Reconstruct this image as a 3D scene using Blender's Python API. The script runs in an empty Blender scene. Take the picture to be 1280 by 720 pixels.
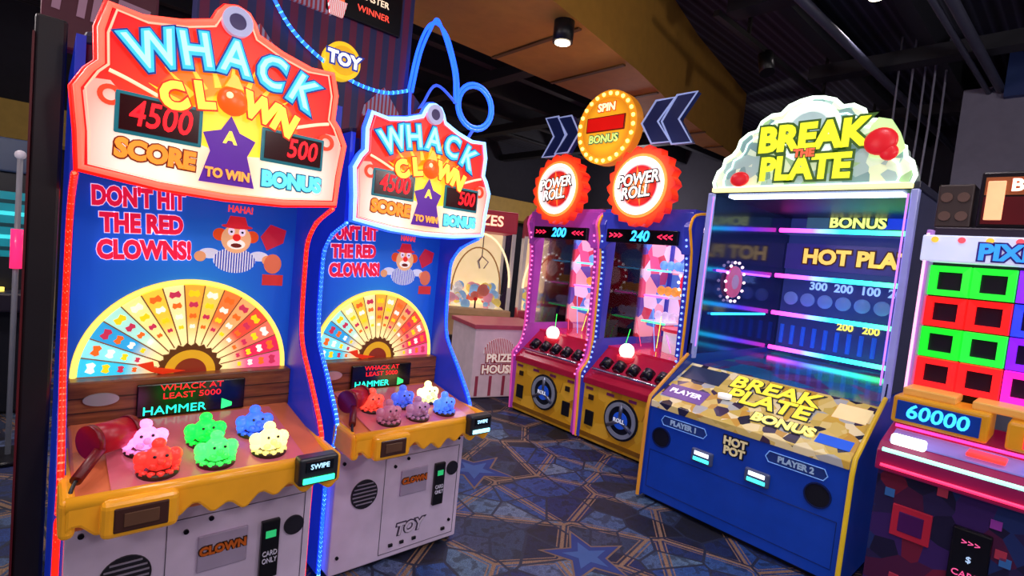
import bpy, bmesh, math, random
from mathutils import Vector, Matrix
random.seed(7)
scene = bpy.context.scene
scene.view_settings.view_transform = 'Standard'
pi = math.pi

# ------------------------------------------------------------------ materials
def lin(h):
    h = h.lstrip('#')
    o = []
    for i in (0, 2, 4):
        c = int(h[i:i+2], 16)/255.0
        o.append(c/12.92 if c <= 0.04045 else ((c+0.055)/1.055)**2.4)
    return (o[0], o[1], o[2], 1.0)

_m = {}
def M(h, rough=0.45, e=0.0, metal=0.0, coat=0.0):
    """painted plastic / lit plastic, with slight procedural variation"""
    key = (h, rough, e, metal, coat)
    if key in _m: return _m[key]
    m = bpy.data.materials.new('mat_%s_%g' % (h, e)); m.use_nodes = True
    nt = m.node_tree; b = nt.nodes['Principled BSDF']
    c = lin(h)
    n = nt.nodes.new('ShaderNodeTexNoise'); n.inputs['Scale'].default_value = 9
    tc = nt.nodes.new('ShaderNodeTexCoord'); nt.links.new(tc.outputs['Object'], n.inputs['Vector'])
    mr = nt.nodes.new('ShaderNodeMapRange'); mr.inputs['To Min'].default_value = 0.82; mr.inputs['To Max'].default_value = 1.12
    nt.links.new(n.outputs['Fac'], mr.inputs['Value'])
    vm = nt.nodes.new('ShaderNodeVectorMath'); vm.operation = 'SCALE'
    vm.inputs[0].default_value = c[:3]; nt.links.new(mr.outputs[0], vm.inputs['Scale'])
    nt.links.new(vm.outputs[0], b.inputs['Base Color'])
    b.inputs['Roughness'].default_value = rough
    b.inputs['Metallic'].default_value = metal
    b.inputs['Coat Weight'].default_value = coat
    if e > 0:
        nt.links.new(vm.outputs[0], b.inputs['Emission Color'])
        b.inputs['Emission Strength'].default_value = e
    _m[key] = m
    return m

def newmat(name):
    m = bpy.data.materials.new(name); m.use_nodes = True
    return m, m.node_tree, m.node_tree.nodes['Principled BSDF']

def ramp(nt, stops, interp='LINEAR'):
    r = nt.nodes.new('ShaderNodeValToRGB'); r.color_ramp.interpolation = interp
    el = r.color_ramp.elements
    while len(el) > 1: el.remove(el[-1])
    el[0].position = stops[0][0]; el[0].color = lin(stops[0][1])
    for p, c in stops[1:]:
        e = el.new(p); e.color = lin(c)
    return r

def mix(nt, fac, a, b, mode='MIX'):
    x = nt.nodes.new('ShaderNodeMix'); x.data_type = 'RGBA'; x.blend_type = mode
    if isinstance(fac, float): x.inputs[0].default_value = fac
    else: nt.links.new(fac, x.inputs[0])
    for i, v in ((6, a), (7, b)):
        if isinstance(v, tuple): x.inputs[i].default_value = v
        else: nt.links.new(v, x.inputs[i])
    return x.outputs[2]

def carpet():
    m, nt, b = newmat('carpet')
    g = nt.nodes.new('ShaderNodeNewGeometry')
    def vor(sc, feat, off=0.0):
        v = nt.nodes.new('ShaderNodeTexVoronoi'); v.inputs['Scale'].default_value = sc; v.feature = feat
        v.voronoi_dimensions = '2D'
        mp = nt.nodes.new('ShaderNodeMapping'); mp.inputs['Location'].default_value = (off, off*.7, 0)
        mp.inputs['Rotation'].default_value = (0, 0, off)
        nt.links.new(g.outputs['Position'], mp.inputs[0]); nt.links.new(mp.outputs[0], v.inputs['Vector']); return v
    v1 = vor(4.2, 'F1')
    sp = nt.nodes.new('ShaderNodeSeparateColor'); nt.links.new(v1.outputs['Color'], sp.inputs[0])
    base = ramp(nt, [(0, '#1a3474'), (.2, '#2858a4'), (.36, '#6484a8'), (.5, '#182040'), (.66, '#345ea4'), (.8, '#7c90b0'), (.9, '#26346c')], 'CONSTANT')
    nt.links.new(sp.outputs[0], base.inputs[0])
    v2 = vor(2.1, 'F1', 3.3)
    sp2 = nt.nodes.new('ShaderNodeSeparateColor'); nt.links.new(v2.outputs['Color'], sp2.inputs[0])
    sh = ramp(nt, [(0, '#ffffff'), (.4, '#8888a0'), (.7, '#d0d4f0')], 'CONSTANT'); nt.links.new(sp2.outputs[1], sh.inputs[0])
    c1 = mix(nt, 1.0, base.outputs[0], sh.outputs[0], 'MULTIPLY')
    no = nt.nodes.new('ShaderNodeTexNoise'); no.inputs['Scale'].default_value = 14; no.inputs['Detail'].default_value = 4
    nt.links.new(g.outputs['Position'], no.inputs['Vector'])
    nr = ramp(nt, [(.42, '#505868'), (.5, '#ffffff'), (.62, '#b0b8d0')]); nt.links.new(no.outputs['Fac'], nr.inputs[0])
    c1 = mix(nt, .7, c1, nr.outputs[0], 'MULTIPLY')
    e1 = vor(2.1, 'DISTANCE_TO_EDGE', 3.3)
    l1 = ramp(nt, [(0, '#ffffff'), (.02, '#ffffff'), (.026, '#000000'), (.05, '#000000'), (.054, '#ffffff'), (.066, '#ffffff'), (.07, '#000000')]); nt.links.new(e1.outputs['Distance'], l1.inputs[0])
    c2 = mix(nt, l1.outputs[0], c1, lin('#a07c60'))
    e2 = vor(4.2, 'DISTANCE_TO_EDGE')
    l2 = ramp(nt, [(0, '#ffffff'), (.03, '#ffffff'), (.04, '#000000')]); nt.links.new(e2.outputs['Distance'], l2.inputs[0])
    c3 = mix(nt, l2.outputs[0], c2, lin('#202a48'))
    fn = nt.nodes.new('ShaderNodeTexNoise'); fn.inputs['Scale'].default_value = 160
    nt.links.new(g.outputs['Position'], fn.inputs['Vector'])
    fr = ramp(nt, [(.3, '#909090'), (.7, '#ffffff')]); nt.links.new(fn.outputs['Fac'], fr.inputs[0])
    c4 = mix(nt, 1.0, c3, fr.outputs[0], 'MULTIPLY')
    nt.links.new(c4, b.inputs['Base Color']); b.inputs['Roughness'].default_value = 0.65
    return m

def wood():
    m, nt, b = newmat('wood_grain')
    tc = nt.nodes.new('ShaderNodeTexCoord')
    mp = nt.nodes.new('ShaderNodeMapping'); mp.inputs['Scale'].default_value = (1.5, 8, 14)
    nt.links.new(tc.outputs['Object'], mp.inputs[0])
    n = nt.nodes.new('ShaderNodeTexNoise'); n.inputs['Scale'].default_value = 3; n.inputs['Detail'].default_value = 5
    nt.links.new(mp.outputs[0], n.inputs['Vector'])
    r = ramp(nt, [(.3, '#5a2e1c'), (.55, '#8c4f30'), (.7, '#a8683c')]); nt.links.new(n.outputs['Fac'], r.inputs[0])
    nt.links.new(r.outputs[0], b.inputs['Base Color']); b.inputs['Roughness'].default_value = .35
    return m

def deckmat(name, cols, sc, rough=.2, e=0):
    m, nt, b = newmat(name)
    tc = nt.nodes.new('ShaderNodeTexCoord')
    v = nt.nodes.new('ShaderNodeTexVoronoi'); v.inputs['Scale'].default_value = sc
    nt.links.new(tc.outputs['Object'], v.inputs['Vector'])
    sp = nt.nodes.new('ShaderNodeSeparateColor'); nt.links.new(v.outputs['Color'], sp.inputs[0])
    r = ramp(nt, [(i/len(cols), c) for i, c in enumerate(cols)], 'CONSTANT'); nt.links.new(sp.outputs[0], r.inputs[0])
    nt.links.new(r.outputs[0], b.inputs['Base Color']); b.inputs['Roughness'].default_value = rough
    if e:
        nt.links.new(r.outputs[0], b.inputs['Emission Color']); b.inputs['Emission Strength'].default_value = e
    return m

def stripes(name, c1, c2, scale, axis='X', rough=.4, e=0, split=.5):
    m, nt, b = newmat(name)
    tc = nt.nodes.new('ShaderNodeTexCoord')
    w = nt.nodes.new('ShaderNodeTexWave'); w.bands_direction = axis; w.inputs['Scale'].default_value = scale
    nt.links.new(tc.outputs['Object'], w.inputs['Vector'])
    r = ramp(nt, [(0, c1), (split, c2)], 'CONSTANT'); nt.links.new(w.outputs['Fac'], r.inputs[0])
    nt.links.new(r.outputs[0], b.inputs['Base Color']); b.inputs['Roughness'].default_value = rough
    if e:
        nt.links.new(r.outputs[0], b.inputs['Emission Color']); b.inputs['Emission Strength'].default_value = e
    return m

def rainbow(name, e=4, sc=.9):
    m, nt, b = newmat(name)
    tc = nt.nodes.new('ShaderNodeTexCoord'); sx = nt.nodes.new('ShaderNodeSeparateXYZ')
    nt.links.new(tc.outputs['Object'], sx.inputs[0])
    mu = nt.nodes.new('ShaderNodeMath'); mu.operation = 'MULTIPLY_ADD'; mu.inputs[1].default_value = sc; mu.inputs[2].default_value = .5
    nt.links.new(sx.outputs[0], mu.inputs[0])
    r = ramp(nt, [(0, '#ff30a0'), (.25, '#7a50ff'), (.42, '#20d0ff'), (.6, '#30ffd0'), (.78, '#50ff50'), (.95, '#ff5050')])
    nt.links.new(mu.outputs[0], r.inputs[0])
    nt.links.new(r.outputs[0], b.inputs['Base Color'])
    nt.links.new(r.outputs[0], b.inputs['Emission Color']); b.inputs['Emission Strength'].default_value = e
    return m

def radial(name, stops, centre, radius, e=1.0):
    """printed back-lit artwork: colour rings from a centre point (object x,z)"""
    m, nt, b = newmat(name)
    tc = nt.nodes.new('ShaderNodeTexCoord'); s = nt.nodes.new('ShaderNodeVectorMath'); s.operation = 'SUBTRACT'
    s.inputs[1].default_value = (centre[0], 0, centre[1]); nt.links.new(tc.outputs['Object'], s.inputs[0])
    k = nt.nodes.new('ShaderNodeVectorMath'); k.operation = 'MULTIPLY'; k.inputs[1].default_value = (1/radius, 0, 1/radius)
    nt.links.new(s.outputs[0], k.inputs[0])
    l = nt.nodes.new('ShaderNodeVectorMath'); l.operation = 'LENGTH'; nt.links.new(k.outputs[0], l.inputs[0])
    r = ramp(nt, stops); nt.links.new(l.outputs['Value'], r.inputs[0])
    nt.links.new(r.outputs[0], b.inputs['Base Color']); nt.links.new(r.outputs[0], b.inputs['Emission Color'])
    b.inputs['Emission Strength'].default_value = e; b.inputs['Roughness'].default_value = .35
    return m

def glassmat():
    m = bpy.data.materials.new('clear_acrylic'); m.use_nodes = True
    nt = m.node_tree; nt.nodes.remove(nt.nodes['Principled BSDF'])
    out = nt.nodes['Material Output']
    t = nt.nodes.new('ShaderNodeBsdfTransparent'); g = nt.nodes.new('ShaderNodeBsdfGlossy'); g.inputs['Roughness'].default_value = .05
    t.inputs[0].default_value = (.92, .94, .97, 1)
    f = nt.nodes.new('ShaderNodeFresnel'); f.inputs[0].default_value = 1.4
    x = nt.nodes.new('ShaderNodeMixShader')
    nt.links.new(f.outputs[0], x.inputs[0]); nt.links.new(t.outputs[0], x.inputs[1]); nt.links.new(g.outputs[0], x.inputs[2])
    nt.links.new(x.outputs[0], out.inputs[0])
    return m

CARPET, WOOD, GLASS = carpet(), wood(), glassmat()

# ------------------------------------------------------------------ geometry helpers
def link(o, parent):
    scene.collection.objects.link(o)
    if parent is not None: o.parent = parent
    return o

def empty(name, loc=(0, 0, 0), rz=0):
    o = bpy.data.objects.new(name, None); o.location = loc; o.rotation_euler = (0, 0, rz)
    o.empty_display_size = .1
    scene.collection.objects.link(o); return o

def mesh(parent, name, verts, faces, mat, bev=0, smooth=False, seg=2):
    me = bpy.data.meshes.new(name); me.from_pydata(verts, [], faces)
    bm = bmesh.new(); bm.from_mesh(me)
    bmesh.ops.recalc_face_normals(bm, faces=bm.faces)
    bm.to_mesh(me); bm.free()
    me.materials.append(mat)
    if smooth:
        for p in me.polygons: p.use_smooth = True
    o = bpy.data.objects.new(name, me); link(o, parent)
    if bev > 0:
        md = o.modifiers.new('bevel', 'BEVEL'); md.width = bev; md.segments = seg; md.limit_method = 'ANGLE'
    return o

def box(parent, name, x0, x1, y0, y1, z0, z1, mat, bev=0, seg=2):
    v = [(x, y, z) for x in (x0, x1) for y in (y0, y1) for z in (z0, z1)]
    f = [(0, 1, 3, 2), (4, 6, 7, 5), (0, 4, 5, 1), (2, 3, 7, 6), (0, 2, 6, 4), (1, 5, 7, 3)]
    return mesh(parent, name, v, f, mat, bev, seg=seg)

def prism(parent, name, pts, a0, a1, mat, plane='xz', bev=0):
    n = len(pts)
    def P(p, a):
        return {'xz': (p[0], a, p[1]), 'yz': (a, p[0], p[1]), 'xy': (p[0], p[1], a)}[plane]
    v = [P(p, a0) for p in pts] + [P(p, a1) for p in pts]
    f = [tuple(range(n)), tuple(range(2*n-1, n-1, -1))] + [(i, (i+1) % n, n+(i+1) % n, n+i) for i in range(n)]
    return mesh(parent, name, v, f, mat, bev)

def circ(cx, cz, r, n=32, rz=None, a0=0, a1=2*pi):
    rz = r if rz is None else rz
    full = abs(a1-a0-2*pi) < 1e-6
    k = n if full else n+1
    return [(cx+r*math.cos(a0+(a1-a0)*i/n), cz+rz*math.sin(a0+(a1-a0)*i/n)) for i in range(k)]

def disc(parent, name, cx, cz, r, y0, y1, mat, n=32, rz=None, bev=0):
    return prism(parent, name, circ(cx, cz, r, n, rz), y0, y1, mat, 'xz', bev)

def ringxz(parent, name, cx, cz, r0, r1, y0, y1, mat, n=40):
    v = []; f = []
    for i in range(n):
        a = 2*pi*i/n; c, s = math.cos(a), math.sin(a)
        v += [(cx+r0*c, y0, cz+r0*s), (cx+r1*c, y0, cz+r1*s), (cx+r1*c, y1, cz+r1*s), (cx+r0*c, y1, cz+r0*s)]
    for i in range(n):
        a = 4*i; b = 4*((i+1) % n)
        for k in range(4): f.append((a+k, a+(k+1) % 4, b+(k+1) % 4, b+k))
    return mesh(parent, name, v, f, mat)

def cyl(parent, name, p0, p1, r, mat, n=20, r2=None, smooth=True):
    r2 = r if r2 is None else r2
    p0, p1 = Vector(p0), Vector(p1); d = (p1-p0).normalized()
    u = d.orthogonal().normalized(); w = d.cross(u)
    v = []
    for p, rr in ((p0, r), (p1, r2)):
        for i in range(n):
            a = 2*pi*i/n; v.append(tuple(p+u*rr*math.cos(a)+w*rr*math.sin(a)))
    f = [tuple(range(n)), tuple(range(2*n-1, n-1, -1))] + [(i, (i+1) % n, n+(i+1) % n, n+i) for i in range(n)]
    o = mesh(parent, name, v, f, mat)
    for p in o.data.polygons:
        if len(p.vertices) == 4: p.use_smooth = True
    return o

def blobs(parent, name, items, mat, sub=2):
    bm = bmesh.new()
    for it in items:
        x, y, z, a = it[:4]; b_ = it[4] if len(it) > 4 else a; c = it[5] if len(it) > 5 else a
        bmesh.ops.create_icosphere(bm, subdivisions=sub, radius=1, matrix=Matrix.Translation((x, y, z)) @ Matrix.Diagonal((a, b_, c, 1)))
    me = bpy.data.meshes.new(name); bm.to_mesh(me); bm.free(); me.materials.append(mat)
    for p in me.polygons: p.use_smooth = True
    return link(bpy.data.objects.new(name, me), parent)

def resample(pts, sp, closed=False):
    pts = [Vector(p) for p in pts]
    if closed: pts = pts+[pts[0]]
    out = []; carry = 0
    for a, b in zip(pts, pts[1:]):
        L = (b-a).length
        if L < 1e-9: continue
        d = carry
        while d < L:
            out.append(a+(b-a)*(d/L)); d += sp
        carry = d-L
    return out

def beads(parent, name, pts, sp, r, mat, closed=False):
    return blobs(parent, name, [(p.x, p.y, p.z, r) for p in resample(pts, sp, closed)], mat, sub=1)

def tube(parent, name, pts, r, mat, closed=False):
    cu = bpy.data.curves.new(name, 'CURVE'); cu.dimensions = '3D'; cu.bevel_depth = r; cu.bevel_resolution = 2
    s = cu.splines.new('POLY'); s.points.add(len(pts)-1)
    for i, p in enumerate(pts): s.points[i].co = (p[0], p[1], p[2], 1)
    s.use_cyclic_u = closed; cu.use_fill_caps = True
    cu.materials.append(mat)
    return link(bpy.data.objects.new(name, cu), parent)

def text(parent, name, s, x, y, z, size, mat, ext=.002, off=0.0, tilt=0.0, sx=1.0, lean=0.0, tip=0.0, align='CENTER'):
    cu = bpy.data.curves.new(name, 'FONT'); cu.body = s; cu.size = size; cu.extrude = ext; cu.offset = off; cu.shear = lean
    cu.align_x = align; cu.align_y = 'CENTER'; cu.resolution_u = 3; cu.materials.append(mat)
    o = bpy.data.objects.new(name, cu); o.location = (x, y, z); o.rotation_euler = (pi/2+tip, tilt, 0); o.scale = (sx, 1, 1)
    return link(o, parent)

def otext(parent, name, s, x, y, z, size, mat, omat, o=.006, off=.002, **k):
    text(parent, name+'_outline', s, x, y+.004, z, size, omat, ext=.002, off=off+o, **k)
    return text(parent, name, s, x, y, z, size, mat, ext=.003, off=off, **k)

def arctext(parent, name, s, cx, cz, R, span, y, size, mat, omat, o=.008, off=.003, sx=1.0):
    n = len(s)
    for i, ch in enumerate(s):
        if ch == ' ': continue
        a = -span/2+span*i/(n-1)
        otext(parent, '%s_letter_%d' % (name, i+1), ch, cx+R*math.sin(a), y, cz+R*math.cos(a), size, mat, omat, o=o, off=off, tilt=a, sx=sx)

def smoothpath(pts, n=6, closed=False):
    P = [Vector(p) for p in pts]; out = []; N = len(P)
    rng = range(N if closed else N-1)
    for i in rng:
        g = (lambda k: P[k % N]) if closed else (lambda k: P[max(0, min(N-1, k))])
        a, b, c, d = g(i-1), g(i), g(i+1), g(i+2)
        for j in range(n):
            t = j/n
            out.append(.5*((2*b)+(c-a)*t+(2*a-5*b+4*c-d)*t*t+(3*b-a-3*c+d)*t**3))
    if not closed: out.append(P[-1])
    return out

# ------------------------------------------------------------------ ROOM
X0, X1, Y0, Y1, H = -3.0, 11.0, -3.5, 10.5, 4.5
floor = box(None, 'floor', X0, X1, Y0, Y1, -.1, 0, CARPET)
for k, (x, y, s, a) in enumerate(((2.5, 3.0, .34, .3), (2.35, 1.75, .28, 1.1), (3.0, 4.9, .34, .7), (1.2, .9, .34, .1), (2.5, .3, .34, .8))):
    for j, (f, c) in enumerate(((1.0, '#7a6052'), (.88, '#26387c'), (.5, '#3c5a98'))):
        pts = [(x+s*f*(1 if i % 2 == 0 else .42)*math.cos(a+pi*i/5), y+s*f*(1 if i % 2 == 0 else .42)*math.sin(a+pi*i/5)) for i in range(10)]
        prism(floor, 'carpet_star_%d_%d' % (k, j), pts, -.004, .001+.0008*j, M(c, .8), 'xy')
def ceilmat():
    m, nt, b = newmat('ceiling_deck')
    g = nt.nodes.new('ShaderNodeNewGeometry')
    w = nt.nodes.new('ShaderNodeTexWave'); w.bands_direction = 'Y'; w.inputs['Scale'].default_value = 1.6
    nt.links.new(g.outputs['Position'], w.inputs['Vector'])
    r = ramp(nt, [(0, '#30313a'), (.6, '#686a7c'), (.8, '#424452')]); nt.links.new(w.outputs['Fac'], r.inputs[0])
    nt.links.new(r.outputs[0], b.inputs['Base Color']); b.inputs['Roughness'].default_value = .7
    return m
box(None, 'ceiling', X0, X1, Y0, Y1, H, H+.1, ceilmat())
WALL = M('#2e2e3c', .8)
box(None, 'wall_north', X0, X1, Y1, Y1+.1, 0, H, WALL)
box(None, 'wall_south', X0, X1, Y0-.1, Y0, 0, H, WALL)
box(None, 'wall_east', X1, X1+.1, Y0, Y1, 0, H, WALL)
box(None, 'wall_west', X0-.1, X0, Y0, Y1, 0, H, WALL)
GOLD = M('#c08c38', .6)
box(None, 'trim_1', X0, X1, Y1-.6, Y1, 2.55, 3.05, M('#a8863c', .6, .12))  # gold trim with faint emission of its own, not a lamp
prism(None, 'trim_2', [(2.0, 2.62), (2.65, 2.82), (4.1, 3.1), (5.75, 3.52), (8.0, 3.94), (8.0, 4.05), (-2.9, 4.05), (-2.9, 2.62)], 3.5, 4.5, GOLD, 'xy')
sr = empty('soffit_ribs')
for i in range(6):
    x = 3.1+.8*i; ye = 2.90+.2*(x-3.1)
    box(sr, 'rib_%d' % i, x-.02, x+.02, ye+.05, 4.04, 3.485, 3.5, M('#6a4c28', .6))
# ceiling structure
cb = empty('ceiling_beams')
STEEL = M('#2a2b35', .6)
for i, y in enumerate((-2.4, -1.4, -.4, .5, 1.4, 2.2, 4.9, 5.8, 6.7, 7.6, 8.6)):
    box(cb, 'joist_flange_%d' % i, X0, X1, y-.06, y+.06, 4.16, 4.19, STEEL)
    box(cb, 'joist_web_%d' % i, X0, X1, y-.012, y+.012, 4.19, 4.5, STEEL)
for i, x in enumerate((4.6, 6.6, 8.6)):
    box(cb, 'girder_%d' % i, x-.10, x+.10, -3.4, 2.5, 4.02, 4.16, M('#22232c', .6))
    box(cb, 'girder_far_%d' % i, x-.10, x+.10, 4.2, 10.4, 4.02, 4.16, M('#22232c', .6))
for i, (y, z, r) in enumerate(((1.05, 3.95, .04), (1.15, 3.94, .025), (1.9, 3.96, .04), (-.8, 3.95, .05))):
    cyl(cb, 'conduit_%d' % i, (3.2, y, z), (10.9, y-.2, z), r, M('#44465a', .5, 0, .2), 14)
tr = empty('light_track')
box(tr, 'rail', 4.2, 9.8, 2.4, 2.45, 3.86, 3.91, M('#111116', .5))
for i in range(3):
    box(tr, 'hanger_%d' % i, 4.8+2*i, 4.83+2*i, 2.41, 2.44, 3.91, 4.5, M('#111116', .5))
    cyl(tr, 'track_head_%d' % i, (5.2+1.6*i, 2.42, 3.86), (5.15+1.6*i, 2.36, 3.66), .07, M('#0c0c10', .4), 18)
cab = empty('hanging_cables')
for i, (x, y) in enumerate(((7.0, 1.75), (7.0, 1.62), (7.2, 1.55), (7.0, 1.42), (7.3, 1.38))):
    tube(cab, 'cable_%d' % i, [(x, y, 2.6), (x+.02, y-.01, 3.5), (x, y, 4.5)], .011, M('#8a8ca0', .5))
box(None, 'wall_bulkhead', 7.6, 10.99, -3.49, 1.25, 0, 4.0, M('#8a8aa0', .7))
box(None, 'trim_3', 7.5, 7.6, -3.5, .9, 3.85, 4.5, M('#27407c', .5))

# ceiling lamps
def downlight(x, y, z, power=70, col=(1, .90, .94), size=2.3):
    e = empty('ceiling_lamp', (x, y, z))
    cyl(e, 'can', (0, 0, 0), (0, 0, -.16), .08, M('#17171c', .4), 20)
    cyl(e, 'lens', (0, 0, -.161), (0, 0, -.168), .06, M('#fff0d0', .4, 8), 20)
    l = bpy.data.lights.new('lamp', 'SPOT'); l.energy = power; l.color = col; l.spot_size = size; l.spot_blend = .8; l.shadow_soft_size = .12
    o = bpy.data.objects.new('lamp_light', l); o.location = (0, 0, -.2); link(o, e)
for x, y in ((-.5, .2), (1.2, .3), (2.4, 1.0), (2.0, -1.2), (-1.2, 2.4)):
    downlight(x, y, 4.5, 85)
for x, y in ((5.4, 6.2), (3.2, 7.2), (8.6, 6.2), (1.0, 6.2), (-1.0, 6.2)): downlight(x, y, 4.5, 150)
downlight(2.95, 2.98, 3.5, 100)
downlight(7.7, 4.5, 4.5, 80); downlight(7.4, 8.1, 4.5, 80); downlight(5.6, 1.65, 4.5, 50)
def fill_pendant(x, y, z, p=60, col=(1, .90, .90)):  # fill lamps added to brighten the ceiling and soffit
    e = empty('added_fill_lamp', (x, y, z))
    cyl(e, 'fill_cord', (0, 0, .1), (0, 0, 4.5-z), .008, M('#101010', .5), 8)
    blobs(e, 'fill_globe', [(0, 0, 0, .13)], M('#ffe9c0', .5, 2.5), 3)
    l = bpy.data.lights.new('lamp', 'POINT'); l.energy = p; l.color = col; l.shadow_soft_size = .2
    o = bpy.data.objects.new('bulb', l); o.location = (0, 0, -.36); link(o, e)
fill_pendant(-1.6, -1.5, 3.4, 95); fill_pendant(3.6, -1.9, 3.2, 95); fill_pendant(9.5, 7.1, 3.4, 100)
fill_pendant(-.9, 3.0, 3.2, 75); fill_pendant(1.2, -.9, 3.2, 45)

# ------------------------------------------------------------------ HAMMER MACHINE
def hammer_machine(loc, kind, scl=(1, 1, 1)):
    E = empty('hammer_arcade_machine', loc); E.scale = scl
    side = M('#1a2fb0', .35, .45)  # panel emission stands in for the LED glow falling on it
    led = M('#ff5038', .4, 3.6) if kind == 0 else M('#70c0ff', .4, 3.6)
    led2 = M('#ff4030', .4, 3.2) if kind == 0 else M('#2a6aff', .4, 3.8)
    prof = [(.2, .02), (.2, .60), (.14, .70), (.13, .82), (.28, 1.0), (.42, 1.15), (.455, 1.3), (.46, 1.5), (.45, 1.62), (.36, 1.71), (.2, 1.77), (.2, 2.2)]
    for s, nm in ((-1, 'left'), (1, 'right')):
        prism(E, 'side_panel_'+nm, prof+[(.95, 2.2), (1.0, 1.9), (1.0, .02)], s*.405, s*.43, side, 'yz')
        path = [(s*.418, y-.012, z) for y, z in prof[:-1]]
        tube(E, 'led_channel_'+nm, smoothpath(path, 3), .0095, M('#ff1808' if kind == 0 else '#1a50ff', .4, 2.4))
        beads(E, 'led_string_'+nm, smoothpath(path, 4), .024, .0105, led if (s < 0 or kind == 0) else led2)
    body = M('#dcc8e6', .45, .06)
    box(E, 'lower_cabinet', -.40, .40, .12, .95, .03, .66, body, .008)
    box(E, 'kick_plate', -.39, .39, .16, .9, 0, .03, M('#15151c', .5))
    box(E, 'backboard', -.405, .405, .57, .95, .66, 1.80, radial('backboard_blue_%d' % kind, [(0, '#2a86f0'), (.55, '#1c5cd8'), (1, '#12309c')], (0, 1.4), .62, .45))
    box(E, 'header_box', -.405, .405, .22, .95, 1.80, 2.18, M('#1a2050', .4))
    red, wh = M('#e01840', .4, .9), M('#f4e0ff', .4, .75)
    for nm, s, x, z in (('a', "DON'T HIT", -.205, 1.725), ('b', "THE RED", -.19, 1.625), ('c', "CLOWNS!", -.175, 1.522)):
        otext(E, 'slogan_'+nm, s, x, .562, z, .098, red, wh, o=.003, off=.0055, tilt=-.06, sx=.62 if nm == 'a' else .70)
    cx = .15; y = .566
    disc(E, 'clown_shirt', cx, 1.505, .085, y, y+.004, stripes('clown_shirt', '#3040b0', '#e8e8ff', 30, 'X', .4, .6), rz=.055)
    disc(E, 'clown_face', cx, 1.60, .06, y-.004, y, M('#f0b080', .4, .7), rz=.062)
    disc(E, 'clown_mouth', cx, 1.578, .036, y-.006, y-.004, M('#f6efe8', .4, .8), rz=.022)
    disc(E, 'clown_smile', cx, 1.572, .022, y-.007, y-.006, M('#802018', .4, .4), rz=.010)
    disc(E, 'clown_nose', cx, 1.607, .016, y-.008, y-.006, M('#e02020', .4, .9))
    for s in (-1, 1):
        disc(E, 'clown_hair', cx+s*.065, 1.615, .027, y-.001, y+.003, M('#e04818', .4, .7))
        disc(E, 'clown_eye', cx+s*.022, 1.632, .013, y-.006, y-.004, wh, rz=.017)
        disc(E, 'clown_pupil', cx+s*.022, 1.631, .005, y-.008, y-.006, M('#101018', .4))
        disc(E, 'clown_arm', cx+s*.1, 1.53, .04, y+.001, y+.005, M('#e8e8ff', .4, .5), rz=.022)
        disc(E, 'clown_hand', cx+s*.135, 1.515, .022, y-.001, y+.003, M('#e8a070', .4, .6))
    prism(E, 'clown_hat', [(cx-.045, 1.655), (cx+.045, 1.655), (cx+.03, 1.70), (cx-.03, 1.70)], y-.006, y-.002, M('#d02030', .4, .7))
    disc(E, 'clown_hat_brim', cx, 1.655, .062, y-.008, y-.004, M('#d02030', .4, .8), rz=.01)
    text(E, 'laugh_caption', 'HAHA!', cx+.01, y-.004, 1.73, .042, M('#ff4040', .4, .9), off=.001, sx=.8)
    prism(E, 'clown_hammer', [(cx+.13, 1.56), (cx+.20, 1.60), (cx+.21, 1.66), (cx+.14, 1.68), (cx+.10, 1.62)], y-.004, y, M('#c01c38', .4, .7))
    disc(E, 'clown_glove', cx+.16, 1.50, .038, y-.004, y, M('#e07050', .4, .6), rz=.045)
    box(E, 'small_sign', cx+.12, cx+.21, y-.002, y+.002, 1.40, 1.45, M('#c83030', .4, .7))
    # prize wheel
    wy = .552; cz = 1.02; R = .372
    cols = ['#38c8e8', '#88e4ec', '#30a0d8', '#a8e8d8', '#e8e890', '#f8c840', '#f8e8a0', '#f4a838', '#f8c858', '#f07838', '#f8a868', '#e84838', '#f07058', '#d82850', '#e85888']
    n = len(cols)
    prism(E, 'wheel_backing', circ(0, cz, R+.022, 40, None, 0, pi), wy+.006, .57, M('#f0c840', .4, 1.1))
    for i in range(n):
        a0 = pi-pi*i/n; a1 = pi-pi*(i+1)/n
        pts = [(0, cz)]+circ(0, cz, R, 4, None, a0, a1)
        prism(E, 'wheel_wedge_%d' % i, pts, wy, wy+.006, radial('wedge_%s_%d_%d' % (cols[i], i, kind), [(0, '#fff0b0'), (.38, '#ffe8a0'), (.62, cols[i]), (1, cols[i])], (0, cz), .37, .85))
        a = (a0+a1)/2
        for k, rr in enumerate((.335, .288, .24, .195)):
            hh, ww = .015-.002*k, .022-.004*k
            ca, sa = math.cos(a), math.sin(a)
            q = [(rr*ca+u*hh*ca-v*ww*sa, cz+rr*sa+u*hh*sa+v*ww*ca) for u, v in ((-1, -.6), (-.3, -1), (1, -.7), (.6, 0), (1, .7), (-.3, 1), (-1, .6), (-.6, 0))]
            prism(E, 'wheel_mark', q, wy-.003, wy, M(['#f8f0e0', '#ffd018', '#c03050', '#f06820'][(i*3+k) % 4], .4, .9))
        tube(E, 'wheel_spoke_%d' % i, [(.12*math.cos(a0), wy-.002, cz+.12*math.sin(a0)), (R*math.cos(a0), wy-.002, cz+R*math.sin(a0))], .0025, M('#8a5a38', .4, .4))
    tube(E, 'wheel_rim', [(p[0], wy, p[1]) for p in circ(0, cz, R+.012, 40, None, 0, pi)], .009, M('#ffd860', .4, 1.5))
    gear = []
    for i in range(25):
        a = pi*i/24; rr = .125 if i % 2 else .112
        gear.append((rr*math.cos(a), cz+rr*math.sin(a)))
    prism(E, 'wheel_hub', gear, wy-.012, wy, M('#6a3a18', .4, .3))
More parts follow.
